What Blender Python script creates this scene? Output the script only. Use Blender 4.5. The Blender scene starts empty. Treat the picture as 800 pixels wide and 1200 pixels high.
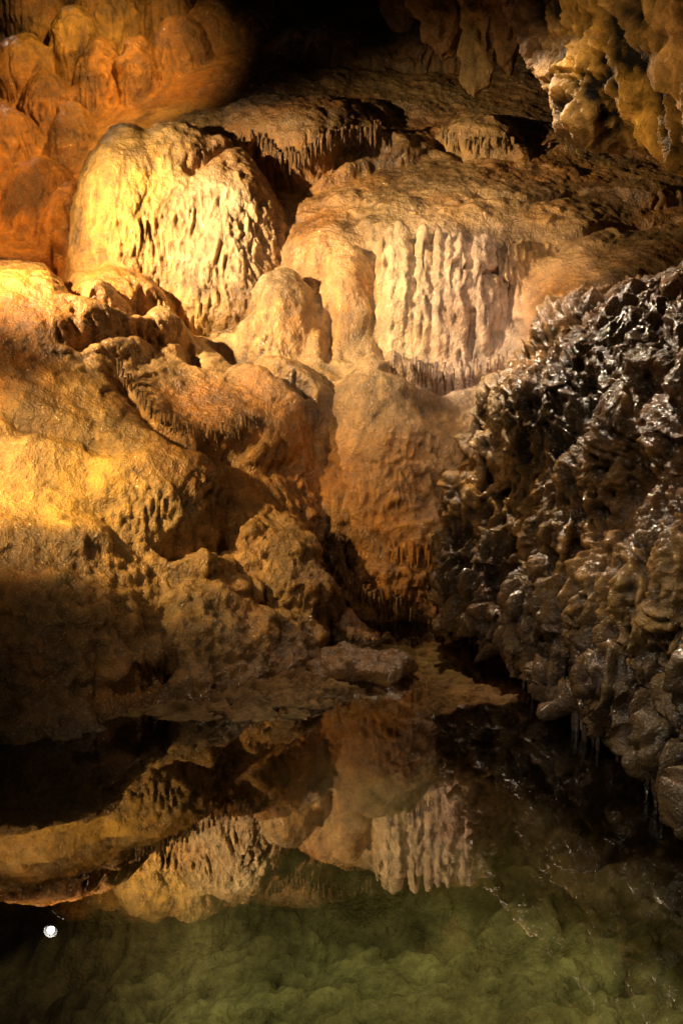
import bpy, math, numpy as np
from mathutils import Vector
rng=np.random.RandomState(7)
F32=np.float32
# ---------------------------------------------------------------- camera
PITCH=math.radians(12); CAMZ=2.0; FOC=600/math.tan(math.radians(22.5))
sc=bpy.context.scene
cam=bpy.data.cameras.new("camera"); cam.sensor_fit='VERTICAL'; cam.angle=math.radians(45)
cam.clip_start=0.05; cam.clip_end=200
co=bpy.data.objects.new("camera",cam); sc.collection.objects.link(co)
co.location=(0,0,CAMZ); co.rotation_euler=(math.radians(90)-PITCH,0,0); sc.camera=co
sc.view_settings.view_transform='Standard'; sc.view_settings.look='None'; sc.view_settings.exposure=0

def sight(px,py):
    a=(px-400)/FOC; b=(600-py)/FOC
    return np.array([a, math.cos(PITCH)+b*math.sin(PITCH), -math.sin(PITCH)+b*math.cos(PITCH)])
def P(px,py,Y):
    d=sight(px,py); return d*(Y/d[1])+np.array([0,0,CAMZ])
def PZ(px,py,z):
    d=sight(px,py); return d*((z-CAMZ)/d[2])+np.array([0,0,CAMZ])

# ---------------------------------------------------------------- noise
perm=rng.permutation(256).astype(np.int32)
grad=rng.normal(size=(256,3)).astype(F32); grad/=np.linalg.norm(grad,axis=1)[:,None]
def pn(x,y,z):
    x=np.asarray(x,F32);y=np.asarray(y,F32);z=np.asarray(z,F32)
    xf=np.floor(x);yf=np.floor(y);zf=np.floor(z)
    xi=xf.astype(np.int32);yi=yf.astype(np.int32);zi=zf.astype(np.int32)
    x=x-xf;y=y-yf;z=z-zf
    u=x*x*x*(x*(x*6-15)+10);v=y*y*y*(y*(y*6-15)+10);w=z*z*z*(z*(z*6-15)+10)
    r=[]
    for dx in (0,1):
        A=perm[(xi+dx)&255]
        for dy in (0,1):
            B=perm[(A+yi+dy)&255]
            for dz in (0,1):
                g=grad[perm[(B+zi+dz)&255]]
                r.append(g[...,0]*(x-dx)+g[...,1]*(y-dy)+g[...,2]*(z-dz))
    x00=r[0]+(r[4]-r[0])*u; x01=r[1]+(r[5]-r[1])*u; x10=r[2]+(r[6]-r[2])*u; x11=r[3]+(r[7]-r[3])*u
    y0=x00+(x10-x00)*v; y1=x01+(x11-x01)*v
    return (y0+(y1-y0)*w)*1.6
def fbm(x,y,z,o=4,g=.5):
    s=0;a=1
    for i in range(o):
        s=s+a*pn(x*2**i+i*17.3,y*2**i+i*5.1,z*2**i-i*9.7); a*=g
    return s
jit=rng.rand(256,3).astype(F32)
def worley(x,y,z):
    xf=np.floor(x).astype(np.int32);yf=np.floor(y).astype(np.int32);zf=np.floor(z).astype(np.int32)
    fx=x-xf;fy=y-yf;fz=z-zf
    best=np.full(x.shape,9,F32)
    for dx in(-1,0,1):
        A=perm[(xf+dx)&255]
        for dy in(-1,0,1):
            B=perm[(A+yf+dy)&255]
            for dz in(-1,0,1):
                j=jit[perm[(B+zf+dz)&255]]
                d=(dx+j[...,0]-fx)**2+(dy+j[...,1]-fy)**2+(dz+j[...,2]-fz)**2
                best=np.minimum(best,d)
    return np.sqrt(best)
def sstep(a,b,x):
    t=np.clip((x-a)/(b-a),0,1); return t*t*(3-2*t)
def blur(h,n):
    for _ in range(n):
        p=np.pad(h,1,mode='edge')
        h=(p[:-2,1:-1]+p[2:,1:-1]+p[1:-1,:-2]+p[1:-1,2:]+4*p[1:-1,1:-1])/8
    return h
def blurbig(h,r):
    for ax in(0,1):
        for _ in range(2):
            pw=[(0,0),(0,0)];pw[ax]=(r+1,r)
            c=np.cumsum(np.pad(h,pw,mode='edge').astype(np.float64),axis=ax)
            h=((c[2*r+1:]-c[:-2*r-1]) if ax==0 else (c[:,2*r+1:]-c[:,:-2*r-1]))/(2*r+1)
    return h.astype(F32)

# ---------------------------------------------------------------- sheet in a tilted frame
class Sheet:
    def __init__(s,n,U,ur,vr,step,fit=None):
        s.n=np.array(n,float);s.n/=np.linalg.norm(s.n)
        U=np.array(U,float);U-=s.n*(U@s.n);s.U=U/np.linalg.norm(U)
        V=np.cross(s.n,s.U); s.V=V if abs(V[2])<1e-6 or V[2]>0 else -V
        if fit is not None:
            f=np.array(fit);ur=((f@s.U).min(),(f@s.U).max());vr=((f@s.V).min(),(f@s.V).max())
        s.us=np.arange(ur[0],ur[1],step);s.vs=np.arange(vr[0],vr[1],step);s.step=step
        s.u,s.v=np.meshgrid(s.us,s.vs); s.u=s.u.astype(F32);s.v=s.v.astype(F32)
        s.h=np.zeros_like(s.u)
    def tps(s,pts,lam=1e-3):
        pts=np.array(pts); uv=np.stack([pts@s.U,pts@s.V],1);h=pts@s.n
        def ph(r2): return .5*r2*np.log(r2+1e-9)
        d=((uv[:,None]-uv[None])**2).sum(-1);N=len(uv)
        A=np.zeros((N+3,N+3));A[:N,:N]=ph(d)+lam*np.eye(N);A[:N,N]=1;A[:N,N+1:]=uv;A[N,:N]=1;A[N+1:,:N]=uv.T
        w=np.linalg.solve(A,np.r_[h,0,0,0])
        H=w[N]+w[N+1]*s.u+w[N+2]*s.v
        for i in range(N):
            r2=(s.u-F32(uv[i,0]))**2+(s.v-F32(uv[i,1]))**2
            H=H+F32(w[i])*F32(.5)*r2*np.log(r2+F32(1e-9))
        s.h=H.astype(F32)
    def pos(s):
        return [s.U[k]*s.u+s.V[k]*s.v+s.n[k]*s.h for k in range(3)]
    def ell(s,c,rad,k=.05,warp=None,rotz=0):
        R=np.array([[math.cos(rotz),math.sin(rotz),0],[-math.sin(rotz),math.cos(rotz),0],[0,0,1]])
        S=np.diag(1/np.array(rad,float))@R
        c=np.array(c,float);rm=max(rad)*1.8
        u0,v0=c@s.U,c@s.V
        i0,i1=np.searchsorted(s.us,[u0-rm,u0+rm]);j0,j1=np.searchsorted(s.vs,[v0-rm,v0+rm])
        if i1<=i0 or j1<=j0:return
        sl=(slice(j0,j1),slice(i0,i1))
        d=S@s.n
        w=0 if warp is None else warp[sl]
        A=S@s.U;B=S@s.V;C=S@c
        q=[A[i]*s.u[sl]+B[i]*s.v[sl]-C[i] for i in range(3)]
        a=d@d; b=sum(d[i]*q[i] for i in range(3)); cc=sum(q[i]**2 for i in range(3))-1+w
        disc=b*b-a*cc
        he=(-b+np.sqrt(np.maximum(disc,0)))/a
        he=np.where(disc>0,he,-1e3).astype(F32)
        H=s.h[sl]
        hh=np.maximum(k-np.abs(he-H),0)/k
        s.h[sl]=np.maximum(he,H)+hh*hh*k*.25
    def hit(s,px,py):
        for Y in np.arange(3.5,11.3,.03):
            q=P(px,py,Y);ui=int((q@s.U-s.us[0])/s.step);vi=int((q@s.V-s.vs[0])/s.step)
            if 0<=ui<s.h.shape[1] and 0<=vi<s.h.shape[0] and q@s.n<s.h[vi,ui]:break
        return q
    def carve(s,line,r,depth,off=(0,0,0)):
        """press a groove of radius r along a polyline of world points"""
        line=[np.array(q)+np.array(off) for q in line]
        D=np.full(s.u.shape,9,F32)
        for a,b in zip(line[:-1],line[1:]):
            ua,va,ub,vb=a@s.U,a@s.V,b@s.U,b@s.V
            L2=(ub-ua)**2+(vb-va)**2+1e-9
            t=np.clip(((s.u-ua)*(ub-ua)+(s.v-va)*(vb-va))/L2,0,1)
            D=np.minimum(D,(s.u-ua-t*(ub-ua))**2+(s.v-va-t*(vb-va))**2)
        s.h-=depth*np.exp(-D/(r*r))
    def normals(s,p):
        X=np.stack(p,-1)
        du=np.gradient(X,axis=1);dv=np.gradient(X,axis=0)
        N=np.cross(du,dv);N/=np.linalg.norm(N,axis=-1)[...,None]+1e-12
        if (N@s.n).mean()<0:N=-N
        return N.astype(F32)
def build(name,X,col,mat,flip=False):
    nv,nu,_=X.shape
    me=bpy.data.meshes.new(name)
    idx=np.arange(nv*nu).reshape(nv,nu)
    q=np.stack([idx[:-1,:-1],idx[:-1,1:],idx[1:,1:],idx[1:,:-1]],-1).reshape(-1,4)
    if flip:q=q[:,::-1]
    me.vertices.add(nv*nu);me.vertices.foreach_set("co",X.reshape(-1).astype(F32))
    me.loops.add(q.size);me.loops.foreach_set("vertex_index",q.reshape(-1).astype(np.int32))
    me.polygons.add(len(q));me.polygons.foreach_set("loop_start",(np.arange(len(q))*4).astype(np.int32))
    me.polygons.foreach_set("loop_total",np.full(len(q),4,np.int32))
    me.polygons.foreach_set("use_smooth",np.ones(len(q),bool))
    me.update(calc_edges=True)
    if col is not None:
        at=me.color_attributes.new("mineral",'FLOAT_COLOR','POINT')
        c=np.ones((nv*nu,4),F32);c[:,:3]=np.clip(col.reshape(-1,3),0.003,.85)
        at.data.foreach_set("color",c.reshape(-1))
    me.materials.append(mat)
    o=bpy.data.objects.new(name,me);sc.collection.objects.link(o);return o
def idw(p,pts,cols,pw=3.0,w0=.08):
    W=0;C=[0,0,0]
    for c,k in zip(pts,cols):
        w=1/(((p[0]-c[0])**2+(p[1]-c[1])**2+(p[2]-c[2])**2)+w0**2)**(pw/2)
        W=W+w
        for i in range(3):C[i]=C[i]+w*k[i]
    return np.stack([C[i]/W for i in range(3)],-1).astype(F32)

# ---------------------------------------------------------------- materials
def rock_mat(name,rough=(.25,.6),bump=.5,bscale=45,spec=.5,var=.35):
    m=bpy.data.materials.new(name);m.use_nodes=True;nt=m.node_tree;N=nt.nodes;L=nt.links
    b=N['Principled BSDF'];at=N.new('ShaderNodeAttribute');at.attribute_name="mineral"
    tc=N.new('ShaderNodeTexCoord')
    def noise(s,d=6,r=.6,dist=0):
        n=N.new('ShaderNodeTexNoise');n.inputs['Scale'].default_value=s;n.inputs['Detail'].default_value=d
        n.inputs['Roughness'].default_value=r;n.inputs['Distortion'].default_value=dist
        L.new(tc.outputs['Object'],n.inputs['Vector']);return n
    n1=noise(13,4,.75)
    mr=N.new('ShaderNodeMapRange');mr.inputs[1].default_value=.3;mr.inputs[2].default_value=.7
    mr.inputs[3].default_value=1-var;mr.inputs[4].default_value=1+var
    L.new(n1.outputs['Fac'],mr.inputs[0])
    mx=N.new('ShaderNodeVectorMath');mx.operation='SCALE'
    L.new(at.outputs['Color'],mx.inputs[0]);L.new(mr.outputs[0],mx.inputs['Scale'])
    L.new(mx.outputs[0],b.inputs['Base Color'])
    mr2=N.new('ShaderNodeMapRange');mr2.inputs[1].default_value=.4;mr2.inputs[2].default_value=.6
    mr2.inputs[3].default_value=rough[1];mr2.inputs[4].default_value=rough[0]
    L.new(n1.outputs['Fac'],mr2.inputs[0]);L.new(mr2.outputs[0],b.inputs['Roughness'])
    b.inputs['Specular IOR Level'].default_value=spec
    n3=noise(bscale,3,.7)
    bp=N.new('ShaderNodeBump');bp.inputs['Strength'].default_value=bump;bp.inputs['Distance'].default_value=.02
    L.new(n3.outputs['Fac'],bp.inputs['Height']);L.new(bp.outputs[0],b.inputs['Normal'])
    return m
M_flow=rock_mat("wet_flowstone",(.12,.40),.9,62,.8,.38)
M_rock=rock_mat("wet_dark_limestone",(.08,.28),.8,58,1.0,.4)
M_ceil=rock_mat("ceiling_limestone",(.5,.8),.9,50,.2,.45)
M_bed=rock_mat("pool_bed_calcite",(.7,.95),.8,45,.1,.4)

# colours
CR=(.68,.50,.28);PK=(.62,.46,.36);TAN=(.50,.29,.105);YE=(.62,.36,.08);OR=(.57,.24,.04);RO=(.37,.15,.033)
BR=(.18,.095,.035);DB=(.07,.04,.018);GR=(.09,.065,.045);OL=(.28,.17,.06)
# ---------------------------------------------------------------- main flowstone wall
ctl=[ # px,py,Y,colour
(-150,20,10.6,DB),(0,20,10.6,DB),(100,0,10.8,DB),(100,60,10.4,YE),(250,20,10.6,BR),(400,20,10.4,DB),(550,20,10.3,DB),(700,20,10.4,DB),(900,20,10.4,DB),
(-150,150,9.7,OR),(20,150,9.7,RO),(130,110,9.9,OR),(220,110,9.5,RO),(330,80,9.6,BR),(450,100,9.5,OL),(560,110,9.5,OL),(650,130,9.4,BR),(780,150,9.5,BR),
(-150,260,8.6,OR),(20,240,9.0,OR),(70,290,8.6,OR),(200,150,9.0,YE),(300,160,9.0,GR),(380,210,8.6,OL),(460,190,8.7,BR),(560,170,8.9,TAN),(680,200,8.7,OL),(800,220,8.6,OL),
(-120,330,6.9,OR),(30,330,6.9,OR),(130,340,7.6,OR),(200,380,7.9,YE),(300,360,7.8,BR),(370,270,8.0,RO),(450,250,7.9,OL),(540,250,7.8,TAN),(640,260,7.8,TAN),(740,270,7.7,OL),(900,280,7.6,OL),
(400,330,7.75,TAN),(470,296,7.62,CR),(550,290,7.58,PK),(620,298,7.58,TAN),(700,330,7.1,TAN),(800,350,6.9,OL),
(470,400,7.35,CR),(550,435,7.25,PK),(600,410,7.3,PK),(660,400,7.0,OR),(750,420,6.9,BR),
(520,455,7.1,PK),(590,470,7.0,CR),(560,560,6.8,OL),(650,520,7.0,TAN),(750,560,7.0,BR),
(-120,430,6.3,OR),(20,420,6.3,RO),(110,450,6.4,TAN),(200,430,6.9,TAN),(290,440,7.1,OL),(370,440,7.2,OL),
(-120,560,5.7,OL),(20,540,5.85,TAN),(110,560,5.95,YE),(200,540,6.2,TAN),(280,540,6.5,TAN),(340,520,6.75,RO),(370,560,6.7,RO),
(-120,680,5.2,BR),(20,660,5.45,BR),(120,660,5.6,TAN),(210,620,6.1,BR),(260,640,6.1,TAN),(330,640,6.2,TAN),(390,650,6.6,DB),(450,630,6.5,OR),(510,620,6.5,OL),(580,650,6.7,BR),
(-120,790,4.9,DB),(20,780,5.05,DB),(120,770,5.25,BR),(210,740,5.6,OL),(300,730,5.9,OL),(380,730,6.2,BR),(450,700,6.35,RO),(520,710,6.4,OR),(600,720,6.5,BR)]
pts=[P(a,b,c) for a,b,c,_ in ctl];cols=[d for *_,d in ctl]
xtra=[((165,200,7.8),YE),((130,260,7.8),YE),((260,220,7.8),CR),((300,300,7.7),CR),((220,300,7.6),CR),((340,390,7.3),TAN),((420,330,7.5),TAN),((420,390,7.4),OL),
((460,470,6.9),OL),((450,540,6.6),TAN),((520,500,6.9),TAN),((240,470,6.7),RO),((250,510,6.5),RO),((330,130,9.),GR),((420,130,9.),BR),((60,600,5.7),YE),((470,330,7.3),CR),
((520,360,7.2),PK),((580,360,7.2),PK),((350,360,7.3),OL),((40,380,6.6),RO),((150,490,6.3),OL),((200,600,6.0),OL),((650,350,7.2),OR),((600,240,8.0),OL),((700,240,8.2),BR),((480,210,8.4),OL)]
cpts=pts+[P(*q) for q,_ in xtra];ccols=cols+[c for _,c in xtra]
lo=[PZ(-120,880,-.03),PZ(20,880,-.02),PZ(120,862,-.02),PZ(220,830,-.02),PZ(320,800,-.02),PZ(400,775,-.02),PZ(480,742,-.03),PZ(600,742,-.03)]
deep=[q+np.array([0,-.45,-.35]) for q in lo]
deep2=[q+np.array([0,-1.2,-.9]) for q in lo]
out=[np.array(q,float) for q in [(-4,6,1.8),(-4,5,.9),(-4,4.6,-.2),(-4,9,2.8),(-4,11,4.2),(4,11,4.2),(4,8.5,2.5),(4,7,1.7),(4,6.9,0),(-2,11.5,5),(0,11.5,5),(2,11.5,5),(2.5,6.8,.2),(2.5,6.9,1)]]
W=Sheet((0,-1,1),(1,0,0),(-3.9,3.9),(3.1,11.4),.009)
W.tps(pts+lo+deep+deep2+out)
p=W.pos()
wob=fbm(p[0]*2.2,p[1]*2.2,p[2]*2.2,3)*.11+pn(p[0]*8,p[1]*8,p[2]*1.5)*.04
W.h+=fbm(p[0]*1.7+3,p[1]*1.7,p[2]*1.7,3)*.04
W.h+=sstep(.45,.05,p[2])*.11*fbm(p[0]*2.6,p[1]*2.6,p[2]*2.6+4,3)
E=[ # px,py,Y,(a,b,c),k
(345,200,9.15,(.78,.75,.52)),(250,215,9.0,(.4,.5,.5)),(440,190,9.1,(.45,.5,.25)),(560,180,9.1,(.33,.4,.27)),
(120,130,10.0,(.22,.3,.55)),(60,150,9.9,(.22,.3,.4)),(165,110,9.9,(.17,.3,.4)),(10,200,9.5,(.3,.3,.45)),(215,90,10.1,(.25,.3,.45)),(50,270,9.0,(.3,.3,.5)),(-60,200,9.6,(.3,.3,.5)),(130,30,10.6,(.3,.3,.4)),(200,30,10.6,(.22,.3,.4)),(250,60,10.4,(.25,.3,.4)),(310,50,10.4,(.3,.3,.3)),(380,80,10.1,(.5,.4,.35)),(500,70,10.1,(.4,.4,.3)),
(90,60,10.3,(.2,.3,.35)),(30,90,10.2,(.25,.3,.3)),(90,190,9.4,(.2,.3,.4)),(40,20,10.6,(.3,.3,.3)),
(155,320,8.25,(.40,.5,.93)),(262,360,8.3,(.49,.55,1.08)),(210,335,8.3,(.5,.5,1.04)),(90,300,8.7,(.25,.3,.5)),
(330,430,7.6,(.28,.33,.58)),(410,405,7.68,(.23,.32,.60)),(375,440,7.5,(.2,.25,.3)),(395,310,8.1,(.35,.4,.30)),
(450,610,7.15,(.47,.62,.98)),(500,560,7.2,(.4,.5,.5)),
(40,430,7.1,(.75,.75,.55)),(160,430,7.3,(.36,.35,.38)),(130,380,7.7,(.4,.35,.35)),
(250,510,7.0,(.58,.6,.32)),(320,480,7.1,(.35,.4,.3)),(150,620,6.4,(.62,.6,.66)),(40,560,6.3,(.5,.5,.45)),
(325,668,6.4,(.27,.3,.3)),(230,650,6.3,(.4,.35,.25)),(180,800,5.95,(.8,.65,.6)),(300,760,6.1,(.4,.35,.28)),(60,760,5.5,(.5,.5,.4)),
(470,700,6.7,(.3,.32,.5)),(345,575,6.85,(.16,.2,.35)),(520,690,6.75,(.2,.25,.4)),(690,250,8.6,(.45,.5,.2)),(420,165,9.3,(.3,.3,.3)),
(620,210,8.9,(.35,.3,.14)),(750,235,8.4,(.3,.3,.12)),(500,225,8.6,(.3,.3,.13))]
for a,b,c,r in E: W.ell(P(a,b,c),r,.05,wob)
# the long curtain of organ-pipe drapery: a row of tall slim folds
r2=np.random.RandomState(21)
NF=22
for i in range(NF):
    t=i/(NF-1);px=450+t*190+r2.uniform(-5,5)
    bot=418+30*math.sin(math.pi*(t*.75+.1))+r2.uniform(-12,8)
    top=276+14*t+r2.uniform(-5,5)
    half=(bot-top)/2/190
    W.ell(P(px,bot-8,7.44+.05*math.cos(t*6)+.22*t*t),(r2.uniform(.04,.085),.17,2*half*.98),.05,wob*.6)
for i in range(80):
    a=rng.uniform(-100,850)
    b=rng.uniform(40,150) if i%2 else rng.uniform(600,760)
    if i%5==0:a=rng.uniform(400,850);b=rng.uniform(150,270)
    q=W.hit(a,b)
    s=rng.uniform(.07,.22)
    W.ell(q+np.array([0,.45*s,-.4*s]),(s*1.3,s,s*rng.uniform(.4,.9)),.05,wob)
# overhung lips: recess underneath, drip fringe in front
lips=[ # polyline px, recess radius, depth, tooth len, colour, count
([(300,168),(325,188),(350,190),(385,170),(420,160),(450,158)],.07,.22,.06,BR,130),
([(140,440),(175,490),(215,512),(275,518),(300,500)],.045,.10,.014,BR,60),
([(515,165),(545,178),(600,172)],.05,.10,.04,OL,45),
([(205,625),(240,622),(272,598)],.07,.24,.03,BR,0),
([(395,640),(405,680),(440,708),(480,720)],.08,.34,.04,BR,60),
([(290,355),(275,375),(240,378)],.06,.18,.035,OL,0),
([(460,425),(490,436),(530,446),(570,436),(600,424)],.05,.12,.025,PK,36),
([(225,195),(300,165)],.04,.08,.04,BR,30),
([(60,300),(90,330),(140,345),(180,352)],.07,.20,.05,OR,0),
([(90,395),(150,375),(215,385),(228,420)],.05,.13,.04,TAN,0),
([(350,440),(300,420),(250,395)],.05,.14,.04,TAN,0),
([(385,410),(386,350)],.03,.12,.04,TAN,0),([(448,415),(446,330)],.03,.09,.04,TAN,0),
([(355,450),(375,520),(380,600)],.05,.08,.04,TAN,0),
([(420,655),(480,650),(530,660)],.03,.05,.05,OR,70),
([(20,490),(80,500),(130,520)],.05,.07,.05,OR,0),
([(560,225),(620,232),(680,222)],.04,.07,.03,BR,0),([(650,290),(720,262),(790,255)],.04,.07,.03,BR,0),
([(260,610),(300,690),(380,700)],.04,.08,.04,BR,0)]
fr_lines=[]
for ln,r,dp,tl,cl,n in lips:
    wl_=[W.hit(*q) for q in ln]
    W.carve(wl_,r,dp,off=(0,0,-.05))
    fr_lines.append((wl_,tl,cl,n))
W.h=blur(W.h,4)
p=W.pos();N=W.normals(p)
x,y,z=p
steep=sstep(.35,.8,1-blurbig(N[...,2],4))
wx=x+.05*pn(x*3,y*3,z*3)+.012*pn(x*11,y*11,z*9);wy=y+.05*pn(x*3+9,y*3,z*3)
def ridge(n):return 1-np.abs(n)*2
def groove(n,w):return np.exp(-(n/w)**2)
mod=sstep(-.1,.4,pn(x*1.6,y*1.6,z*2.2)+.05)
cA=P(245,280,7.8);cB=P(545,360,7.3)
fA=np.exp(-(((x-cA[0])/.68)**2+((y-cA[1])/.6)**2+((z-cA[2])/.62)**2)**2)
fB=np.exp(-(((x-cB[0])/.6)**2+((y-cB[1])/.5)**2+((z-cB[2])/.5)**2)**2)
cM=P(390,380,7.4)
calm=np.exp(-(((x-cM[0])/.40)**2+((y-cM[1])/.5)**2+((z-cM[2])/.45)**2)**2)
mod=np.maximum(mod,fA)*(1-.75*calm)*(1-.35*fB)
brk=sstep(-.2,.25,pn(x*7,y*7,z*4))
g1=groove(pn(wx*8,wy*8,z*1.3),.09);g2=groove(pn(wx*17,wy*17,z*2.3+5),.12);g3=groove(pn(wx*36,wy*36,z*5),.16)
d=-steep*(.016*g1*(1-.6*calm)+mod*(.030*g2*brk+.015*g3))
d-=fB*steep*.05*groove(pn(wx*16+3,wy*5,z*3.2),.10)*sstep(.0,.3,pn(x*9+4,y*9,z*3))
d+=steep*mod*.012*ridge(pn(wx*25,wy*25,z*5))
d+=steep*mod*.008*pn(wx*20,wy*20,z*14)
zz=(z*5+1.6*pn(x*1.3,y*1.3,z*1.3)+1.0*pn(x*4,y*4,z*4)+.4*pn(x*10,y*10,z*10));frc=zz-np.floor(zz)
tmask=np.clip(pn(x*2.6+4,y*2.6,z*2.6)*2+.1,0,1)*(1-.7*steep)
d+= .020*(sstep(0,.2,frc)*(1-frc)**.8)*tmask
d+=.014*fbm(x*4,y*4,z*4,2)+.010*fbm(x*13,y*13,z*13,3,.6)
wl=worley(x*24,y*24,z*20)
low=sstep(1.0,.4,z)
rough=np.clip(pn(x*1.2+8,y*1.2,z*1.2)*2+.2,0,1)*(1-steep*.7)
d+=-(wl*wl*.9-.3)*(.008*rough+.020*low)
d+=low*.026*fbm(x*8,y*8,z*8,3,.6)
gz=(z*45+x*3+5*pn(x*5,y*5,z*5)+2.5*pn(x*16,y*16,z*16));d+=.0045*np.abs(np.sin(gz))*(1-steep)
X=np.stack(p,-1)+N*d[...,None]
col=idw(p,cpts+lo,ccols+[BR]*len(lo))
cav=np.clip((d-blurbig(d.astype(F32),5))/.012,-1,1)  # groove mask: recesses darkened in the colour, mineral stain plus painted shade
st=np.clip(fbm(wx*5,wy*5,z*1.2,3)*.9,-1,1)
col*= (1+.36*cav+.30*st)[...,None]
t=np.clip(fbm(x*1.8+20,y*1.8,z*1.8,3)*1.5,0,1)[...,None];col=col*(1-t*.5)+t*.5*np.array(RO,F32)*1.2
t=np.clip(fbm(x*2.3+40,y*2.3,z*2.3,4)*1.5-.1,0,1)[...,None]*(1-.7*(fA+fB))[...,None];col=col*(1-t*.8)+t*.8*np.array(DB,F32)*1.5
t=sstep(.10,.0,z+.04*pn(x*6,y*6,z*6))[...,None]*.7;col=col*(1-t)+t*np.array(DB,F32)   # darker brown band at the pool edge
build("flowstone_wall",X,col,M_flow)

# ---------------------------------------------------------------- right rock
R=Sheet((-.85,-.3,.42),(.333,-.943,0),(-7.6,-2.3),(.2,4.4),.0062)
rc=[(800,340,5.6,BR),(700,380,6.0,BR),(625,430,6.2,TAN),(570,490,6.3,CR),(540,560,6.3,TAN),(525,640,6.3,BR),(535,700,6.25,BR),
(600,600,5.9,OL),(600,700,5.7,BR),(650,500,5.8,GR),(700,600,5.2,BR),(650,660,5.35,OL),(700,500,5.5,GR),(800,450,4.9,BR),(800,600,4.6,BR),(750,400,5.6,GR),
(700,700,4.95,TAN),(650,780,5.1,BR),(800,700,4.3,TAN),(720,800,4.65,BR),(800,850,4.15,BR),(900,700,3.9,GR),(900,500,4.3,GR),(900,900,3.7,GR)]
rp=[P(a,b,c) for a,b,c,_ in rc];rcol=[d for *_,d in rc]
base=[(.66,6.35,.0),(.88,5.5,.0),(1.13,4.6,.0),(1.24,4.1,.0),(1.5,3.2,0)]
rx=[np.array(q,float) for q in base+[(a+.06,b+.03,-.5) for a,b,_ in base]+[(1.6,7.4,1.3),(1.2,7.2,.8),(1.0,7.2,.2),(1.1,7.2,-.4),(2.2,6.2,2.05),(2.2,7.2,1.9),(2.5,5,2.15),(2.4,4,2.1),(2.2,3,1.9),(3,5,2.3),(3,7,2.0),(1.9,2.5,.8)]]
R.tps(rp+rx,1e-3)
p=R.pos();x,y,z=p
R.h+=.20*fbm(x*1.8,y*1.8,z*1.8,3)
for i in range(50):
    v_=rng.randint(40,R.h.shape[0]-40);u_=rng.randint(40,R.h.shape[1]-40)
    q=R.U*R.u[v_,u_]+R.V*R.v[v_,u_]+R.n*R.h[v_,u_]
    if q[2]>1.2 and i%3:continue
    s=rng.uniform(.05,.14)
    R.ell(q-R.n*s*.4,(s*.8,s*.8,s*rng.uniform(1,2.2)),.03)
R.h=blur(R.h,2)
p=R.pos();N=R.normals(p)
x,y,z=p
lowr=sstep(1.25,.8,z+.2*pn(x*2,y*2,z*2))
up=1-lowr
d=.04*fbm(x*4,y*4,z*4,3)
s1=z*9+x*5-y*3.5+1.5*pn(x*2,y*2,z*2)
d+=up*(.06*ridge(pn(x*1.5,y*1.5,s1*.6))+.03*ridge(pn(x*5,y*5,s1*2.2)))
qx=x+.05*pn(x*6,y*6,z*6);qy=y+.05*pn(x*6+3,y*6,z*6);qz=z+.05*pn(x*6,y*6+5,z*6)
w1=worley(qx*14,qy*14,qz*9);w2=worley(qx*34,qy*34,qz*26);w3=worley(qx*17+7,qy*17,qz*14)
pm=np.clip(.6+pn(x*2.5+3,y*2.5,z*2.5)*1.4,0,1.2)
hol=groove(worley(qx*7+5,qy*7,qz*5),.32);pit=groove(w3,.30)
d+=lowr*(-(w1*w1-.3)*.050*pm-(w2*w2-.3)*.034)+up*(-(w2*w2-.3)*.022-(w1*w1-.3)*.02)-hol*(.10*lowr+.06*up)-pit*(.045*lowr+.025*up)
d+=.014*fbm(x*16,y*16,z*16,4,.65)
vlow=sstep(1.0,.4,z);d+=vlow*(.08*ridge(pn(x*9,y*9,z*1.2))+.045*ridge(pn(x*22,y*22,z*2.5)))
edge=.10+.09*pn(x*3.5,y*3.5,0*z)+.05*pn(x*14,y*14,0*z)
d+=-.25*sstep(edge,edge-.10,z)
X=np.stack(p,-1)+N*d[...,None]
col=idw(p,rp,rcol)
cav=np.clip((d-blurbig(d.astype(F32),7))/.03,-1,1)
col*=(1+.6*cav)[...,None]*.62*(1-.6*hol)[...,None]*(1-.5*pit)[...,None]  # shade of crevices, hollows and pits put into the colour
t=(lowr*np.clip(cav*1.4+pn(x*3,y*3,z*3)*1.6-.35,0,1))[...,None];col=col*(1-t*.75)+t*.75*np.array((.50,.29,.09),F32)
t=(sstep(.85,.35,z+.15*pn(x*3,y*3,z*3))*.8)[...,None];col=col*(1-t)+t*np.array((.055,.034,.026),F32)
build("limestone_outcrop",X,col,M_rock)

# ---------------------------------------------------------------- ceiling rock
cc=[(600,0,6.8),(640,90,6.5),(680,150,6.25),(740,165,6.0),(800,190,5.6),(880,215,5.2),(700,60,5.9),(760,110,5.6),(800,50,5.2),(850,120,5.0),(900,20,4.6),(650,20,6.3)]
cp=[P(*q) for q in cc]
cx=[np.array(q,float) for q in [(1.0,8.0,3.9),(1.4,7.6,3.2),(1.8,7.3,2.9),(2.4,7,2.7),(3.2,6.5,2.5),(.8,6.5,4.2),(1.2,5.3,4),(2,4.4,3.6),(3,4.5,3.2),(.9,7.2,4.4),(3.2,5.3,2.5)]]
C=Sheet((-.35,-.75,-.56),(1,0,0),None,None,.008,fit=cp+cx)
C.tps(cp+cx)
p=C.pos();x,y,z=p
C.h+=.08*fbm(x*2.1+7,y*2.1,z*2.1,3)
C.h=blur(C.h,2);p=C.pos();N=C.normals(p)
x,y,z=p
s1=z*7+x*6+1.5*pn(x*2,y*2,z*2)
d=.032*fbm(x*6,y*6,z*6,5,.65)-(worley(x*30,y*30,z*30)-.5)*.014+.045*ridge(pn(x*2,y*2,s1*.6))+.022*ridge(pn(x*6,y*6,s1*1.5))
X=np.stack(p,-1)+N*d[...,None]
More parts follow.
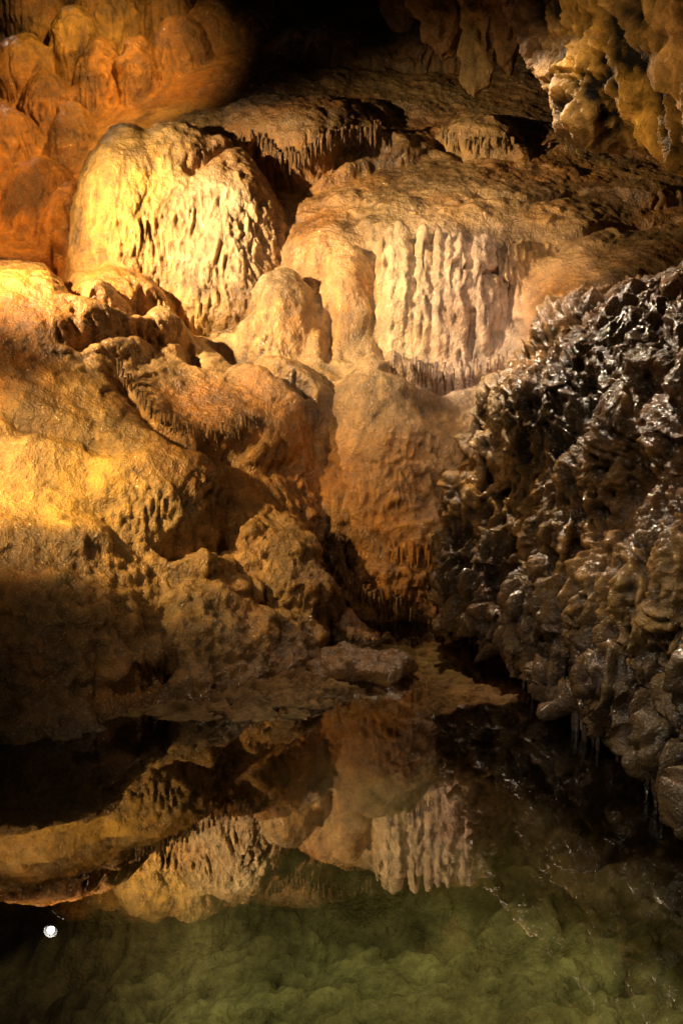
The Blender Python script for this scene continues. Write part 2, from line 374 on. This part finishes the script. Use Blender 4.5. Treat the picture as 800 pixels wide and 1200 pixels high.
col=idw(p,[P(700,60,5.9),P(760,110,5.6),P(800,50,5.2),P(680,150,6.2),P(620,20,6.6),P(740,20,5.6)],[YE,YE,TAN,OL,BR,OL])
cav=np.clip((d-blurbig(d.astype(F32),6))/.02,-1,1);col*=(.72+.4*cav+.9*np.clip(fbm(x*3,y*3,z*3,3),-1,1))[...,None]  # recesses also darkened in the colour, stain plus painted shade
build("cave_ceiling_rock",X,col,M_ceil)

# hanging drapery mass
def blob(name,c,rad,mat,colr,nu=260,nv=200,flute=.05,lump=.05,seed=0,taper=0):
    th=np.linspace(0,2*math.pi,nu);ph=np.linspace(.001,math.pi-.001,nv)
    T,Ph=np.meshgrid(th,ph)
    X0=np.sin(Ph)*np.cos(T);Y0=np.sin(Ph)*np.sin(T);Z0=np.cos(Ph)
    tp=1-taper*(.5-.5*Z0)
    x=c[0]+rad[0]*X0*tp;y=c[1]+rad[1]*Y0*tp;z=c[2]+rad[2]*Z0
    d=lump*fbm(x*4+seed,y*4,z*4,4)+flute*ridge(pn(x*7+seed,y*7,z*1.3))+flute*.6*ridge(pn(x*16+seed,y*16,z*3))
    d=d-(worley(x*14,y*14,z*12)-.5)*lump*.5
    XX=np.stack([x+X0*d,y+Y0*d,z+Z0*d],-1)
    cl=np.ones(XX.shape,F32)*np.array(colr,F32)*(1+.4*np.clip(fbm(x*5,y*5,z*2,3),-1,1))[...,None]
    return build(name,XX,cl,mat,flip=True)
for k,(a,b,Y,r,cl) in enumerate([(470,-40,9.0,(.2,.25,.35),DB),(520,-20,8.7,(.24,.25,.5),BR),(560,-10,8.6,(.22,.25,.62),OL),(600,-30,8.4,(.2,.25,.6),BR)]):
    blob("stalactite_curtain",P(a,b,Y),r,M_ceil,cl,200,160,.05,.06,seed=k*3,taper=.7)

# ---------------------------------------------------------------- pool bed
B=Sheet((0,0,1),(1,0,0),(-3.6,3.0),(1.2,7.0),.0085)
bc=[(-200,860,-.01),(20,890,-.03),(120,862,-.02),(250,830,.0),(350,810,.0),(450,800,-.03),(540,790,-.12),(500,745,-.15),(420,760,-.02),(600,800,-.10),
(350,850,-.02),(440,850,-.08),(200,880,-.05),(200,930,-.09),(80,940,-.12),(300,900,-.12),(450,900,-.15),(560,900,-.06),(560,950,-.08),(640,880,-.10),(720,940,-.10),(790,1000,-.10),
(610,810,-.05),(660,850,-.05),(720,905,-.05),(790,965,-.05),
(-100,1010,-.35),(60,1020,-.4),(200,1000,-.4),(350,960,-.3),(450,965,-.22),(520,1010,-.42),(640,1000,-.20),(760,1040,-.16),(850,1000,-.08),
(60,1120,-.6),(250,1100,-.45),(400,1040,-.28),(400,1110,-.42),(330,1060,-.3),(560,1080,-.32),(700,1100,-.22),(820,1120,-.2),(-100,1200,-.6),(100,1200,-.6),(300,1200,-.4),(500,1190,-.3),(700,1200,-.24),(900,1200,-.25)]
bp_=[PZ(*q) for q in bc];bp_+=[np.array(q,float) for q in [(-3,1.5,-.7),(0,1.5,-.6),(3,1.5,-.4),(2.5,6.9,-.2),(0,6.9,-.3),(-3,6.9,-.3),(3,4,-.2)]]
B.tps(bp_)
zb=B.h.copy();x,y=B.u,B.v;o0=x*0
wxx=x+.06*pn(x*4,y*4,o0);wyy=y+.06*pn(x*4+7,y*4,o0)
B.h=zb.astype(F32)
bw=.3*pn(x*4,y*4,o0)+.15*pn(x*11,y*11,o0)
for (a,b,r,zc) in [(560,925,(.27,.30,.12),-.13),(400,1062,(.36,.16,.24),-.38),(450,965,(.2,.14,.16),-.28),(350,1020,(.15,.1,.1),-.34),(760,1000,(.25,.2,.12),-.22),(640,1020,(.2,.16,.14),-.30),(660,1120,(.3,.2,.12),-.32)]:
    B.ell(PZ(a,b,zc),r,.03,bw)
zb=B.h
wb=worley(wxx*5,wyy*5,o0+.5);wc=worley(wxx*11,wyy*11,o0+3.3);wd=worley(wxx*24,wyy*24,o0+1.7);we=worley(wxx*50,wyy*50,o0+1.1)
dep=sstep(-.03,-.16,zb)
puff=lambda w:np.sqrt(np.clip(1-w*w*.9,0.02,1))-.75
zb=zb+puff(wb)*.15*(.08+.92*dep)+puff(wc)*.11*(.35+.65*dep)+puff(wd)*.05+puff(we)*.012+.05*fbm(x*1.6,y*1.6,o0,3)*.4*dep
mc=PZ(310,812,0)
mud=np.exp(-(((x-mc[0])/.90)**2+((y-mc[1])/.36)**2)**2)
nz=pn(x*2.2,y*7,o0+2)+.5*pn(x*5,y*15,o0+7)
zb+=(1-dep)*(.022*nz+.016*fbm(x*5,y*6,o0+3,4,.6))+mud*(.05*fbm(x*5,y*7,o0+9,5,.65)+.012-.02*wd)
cl_=-.03+(zb+.03)*.25
zb=np.where(zb>-.03,cl_*(1-mud)+zb*mud,zb)
zb=np.where((zb>-.012)&(mud<.3),-.012,zb)
B.h=zb.astype(F32)
p=B.pos();X=np.stack(p,-1)
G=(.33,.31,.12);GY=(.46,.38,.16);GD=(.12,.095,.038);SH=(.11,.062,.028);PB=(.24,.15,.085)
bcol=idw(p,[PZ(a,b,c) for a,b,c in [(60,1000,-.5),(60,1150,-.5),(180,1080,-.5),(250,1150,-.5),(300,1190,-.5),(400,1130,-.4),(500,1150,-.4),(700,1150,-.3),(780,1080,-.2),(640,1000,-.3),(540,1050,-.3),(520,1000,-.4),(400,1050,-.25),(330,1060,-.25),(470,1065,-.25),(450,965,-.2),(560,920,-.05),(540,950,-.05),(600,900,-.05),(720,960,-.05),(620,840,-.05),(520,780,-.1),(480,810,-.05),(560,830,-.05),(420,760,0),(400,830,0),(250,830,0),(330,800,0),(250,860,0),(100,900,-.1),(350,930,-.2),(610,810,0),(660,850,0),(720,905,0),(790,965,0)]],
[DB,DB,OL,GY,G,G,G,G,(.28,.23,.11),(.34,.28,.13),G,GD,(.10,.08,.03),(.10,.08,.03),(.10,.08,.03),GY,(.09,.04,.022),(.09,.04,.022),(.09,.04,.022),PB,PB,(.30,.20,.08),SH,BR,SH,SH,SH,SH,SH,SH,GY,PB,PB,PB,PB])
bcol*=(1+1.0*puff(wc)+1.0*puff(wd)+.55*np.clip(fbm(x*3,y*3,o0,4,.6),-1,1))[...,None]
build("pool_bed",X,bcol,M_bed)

blob("boulder",PZ(420,790,0)+np.array([0,.05,.0]),(.24,.17,.10),M_flow,BR,200,140,.012,.08,seed=2)

# ---------------------------------------------------------------- stalactites / drip fringes
def fringe(name,line,n,ln,rad,mat,colr,jy=.04,seed=0):
    r=np.random.RandomState(seed+50);vs=[];fs=[];line=[np.array(q) for q in line]
    seg=[np.linalg.norm(line[i+1]-line[i]) for i in range(len(line)-1)];cum=np.r_[0,np.cumsum(seg)]
    env=r.rand(12)*.8+.5
    for _ in range(n):
        t=r.rand()*cum[-1];i=min(np.searchsorted(cum,t,side='right')-1,len(seg)-1);f=(t-cum[i])/seg[i]
        c=line[i]*(1-f)+line[i+1]*f+np.array([r.uniform(-.01,.01),r.uniform(-jy,jy),r.uniform(-.03,.03)])
        L_=ln*r.uniform(.2,1.3)**1.5*env[int(t/cum[-1]*11.9)];R_=rad*r.uniform(.5,1.4);b0=len(vs);K=8;S=7
        lx,ly=r.uniform(-.006,.006,2)
        for s in range(S):
            f=s/(S-1);rr=R_*((1-f)**.7*.9+.12)*(1+.2*r.uniform(-1,1))
            for k in range(K):
                a=2*math.pi*k/K;vs.append((c[0]+lx*f+rr*math.cos(a),c[1]+ly*f+rr*math.sin(a),c[2]+.05-f*(L_+.05)))
        for s in range(S-1):
            for k in range(K):
                fs.append((b0+s*K+k,b0+(s+1)*K+k,b0+(s+1)*K+(k+1)%K,b0+s*K+(k+1)%K))
        fs.append(tuple(b0+(S-1)*K+k for k in range(K)))
    me=bpy.data.meshes.new(name);me.from_pydata(vs,[],fs)
    for q in me.polygons:q.use_smooth=True
    at=me.color_attributes.new("mineral",'FLOAT_COLOR','POINT')
    c=np.ones((len(vs),4),F32);c[:,:3]=colr;at.data.foreach_set("color",c.reshape(-1))
    me.materials.append(mat);o=bpy.data.objects.new(name,me);sc.collection.objects.link(o)
fringe("stalactite_fringe",[(.66,6.25,.24),(.84,5.5,.22),(1.06,4.7,.22),(1.17,4.2,.20),(1.40,3.3,.18)],230,.18,.026,M_rock,(.06,.04,.03),.05,1)
for k,(wl_,tl,cl,n) in enumerate(fr_lines):
    if n: fringe("stalactite_fringe",[q+np.array([0,-.0,.02]) for q in wl_],n,tl,.008+.06*tl,M_flow,cl,.02,10+k)

# ---------------------------------------------------------------- water
me=bpy.data.meshes.new("water");me.from_pydata([(-4,.2,0),(4,.2,0),(4,7.2,0),(-4,7.2,0)],[],[(0,1,2,3)])
wm=bpy.data.materials.new("clear_pool_water");wm.use_nodes=True;nt=wm.node_tree;nt.nodes.clear()
o_=nt.nodes.new('ShaderNodeOutputMaterial');mix=nt.nodes.new('ShaderNodeMixShader');tr=nt.nodes.new('ShaderNodeBsdfTransparent');gl=nt.nodes.new('ShaderNodeBsdfGlossy')
fr=nt.nodes.new('ShaderNodeFresnel');fr.inputs['IOR'].default_value=2.2;gl.inputs['Roughness'].default_value=0.0
tr.inputs[0].default_value=(.92,.92,.82,1);gl.inputs[0].default_value=(1,1,1,1)
nt.links.new(fr.outputs[0],mix.inputs[0]);nt.links.new(tr.outputs[0],mix.inputs[1]);nt.links.new(gl.outputs[0],mix.inputs[2]);nt.links.new(mix.outputs[0],o_.inputs[0])
me.materials.append(wm);wo=bpy.data.objects.new("water",me);sc.collection.objects.link(wo)

# ---------------------------------------------------------------- lights
def spot(loc,tgt,e,colr,size=60,blend=.8,rad=.08):
    l=bpy.data.lights.new("lamp_or_fill_light",'SPOT');l.energy=e;l.color=colr;l.spot_size=math.radians(size);l.spot_blend=blend;l.shadow_soft_size=rad
    o=bpy.data.objects.new("lamp_or_fill_light",l);sc.collection.objects.link(o);o.location=loc
    o.rotation_euler=(Vector(tgt)-Vector(loc)).to_track_quat('-Z','Y').to_euler()
    return o
def point(loc,e,colr,rad=.03):
    l=bpy.data.lights.new("lamp_or_fill_light",'POINT');l.energy=e;l.color=colr;l.shadow_soft_size=rad
    o=bpy.data.objects.new("lamp_or_fill_light",l);sc.collection.objects.link(o);o.location=loc;return o
spot((-2.7,5.6,2.9),P(275,320,7.6),1650,(1,.74,.42),58,1,.035)
point(P(150,175,9.15),120,(1,.52,.13))
spot((-1.3,8.2,4.3),P(90,110,9.9),230,(1,.60,.19),80,1,.05)
spot((-2.5,7.9,2.9),P(20,250,8.8),60,(1,.52,.16),110,1,.05)
spot((-2.3,4.6,2.1),P(90,565,5.9),480,(1,.68,.27),46,1,.05)
spot((-2.6,6.3,2.6),P(30,350,6.7),50,(1,.56,.17),100,1,.03)
spot((.4,4.8,3.6),P(530,370,7.2),230,(1,.76,.54),56,1,.05)
spot((.3,7.0,3.3),P(720,620,5.0),430,(1,.76,.52),75,1,.025)
spot((-.6,3.6,3.0),P(730,660,5.0),70,(1,.72,.42),40,1,.03)
spot((-.3,4.6,2.6),P(740,80,5.8),75,(1,.66,.28),45,1,.05)
spot((-.5,2.3,3.5),(.25,3.5,-.3),250,(1,.95,.70),62,1,.04)
spot((-.4,3.4,2.9),PZ(690,950,-.1),65,(1,.84,.60),46,1,.04)  # added fill light, brightens the right side of the pool bed
spot((-1.2,2.6,3.2),P(290,710,5.8),100,(1,.72,.38),44,1,.06)  # added soft fill for the lower left bank, no fixture of its own
# visible lamp high on the left bank (seen mirrored in the pool)
def lamp(px,py,Y,power,colr,r):
    d=sight(px,py);q=PZ(px,py,0);loc=q+np.array([d[0],d[1],-d[2]])*((Y-q[1])/d[1])
    e=bpy.data.objects.new("cave_lamp",None);sc.collection.objects.link(e);e.location=loc
    def mk(nm,vs,fs,m):
        me=bpy.data.meshes.new(nm);me.from_pydata(vs,[],fs)
        for f in me.polygons:f.use_smooth=True
        me.materials.append(m);o=bpy.data.objects.new(nm,me);sc.collection.objects.link(o);o.parent=e
    em=bpy.data.materials.new("lamp_glass");em.use_nodes=True;b=em.node_tree.nodes['Principled BSDF']
    b.inputs['Emission Color'].default_value=(*colr,1);b.inputs['Emission Strength'].default_value=power
    hm=bpy.data.materials.new("lamp_metal");hm.use_nodes=True;b=hm.node_tree.nodes['Principled BSDF'];b.inputs['Base Color'].default_value=(.05,.05,.05,1);b.inputs['Metallic'].default_value=.8
    vs=[];fs=[];n=16;m=9
    for i in range(m):
        a=math.pi*(i+.01)/(m-1+.02)
        for k in range(n):t=2*math.pi*k/n;vs.append((r*math.sin(a)*math.cos(t),r*math.cos(a),r*math.sin(a)*math.sin(t)))
    for i in range(m-1):
        for k in range(n):fs.append((i*n+k,i*n+(k+1)%n,(i+1)*n+(k+1)%n,(i+1)*n+k))
    mk("bulb",vs,fs,em)
    vs=[];fs=[]
    prof=[(r*1.9,-r*.6),(r*1.7,r*.8),(r*1.0,r*2.2),(r*.9,r*4),(.001,r*4.1)]
    for a,yy in prof:
        for k in range(n):t=2*math.pi*k/n;vs.append((a*math.cos(t),yy,a*math.sin(t)))
    for i in range(len(prof)-1):
        for k in range(n):fs.append((i*n+k,i*n+(k+1)%n,(i+1)*n+(k+1)%n,(i+1)*n+k))
    mk("housing",vs,fs,hm)
lamp(60,1090,10.7,300,(1,.95,.85),.034)
w=bpy.data.worlds.new("World");sc.world=w;w.use_nodes=True
w.node_tree.nodes['Background'].inputs[0].default_value=(.5,.4,.3,1);w.node_tree.nodes['Background'].inputs[1].default_value=.008
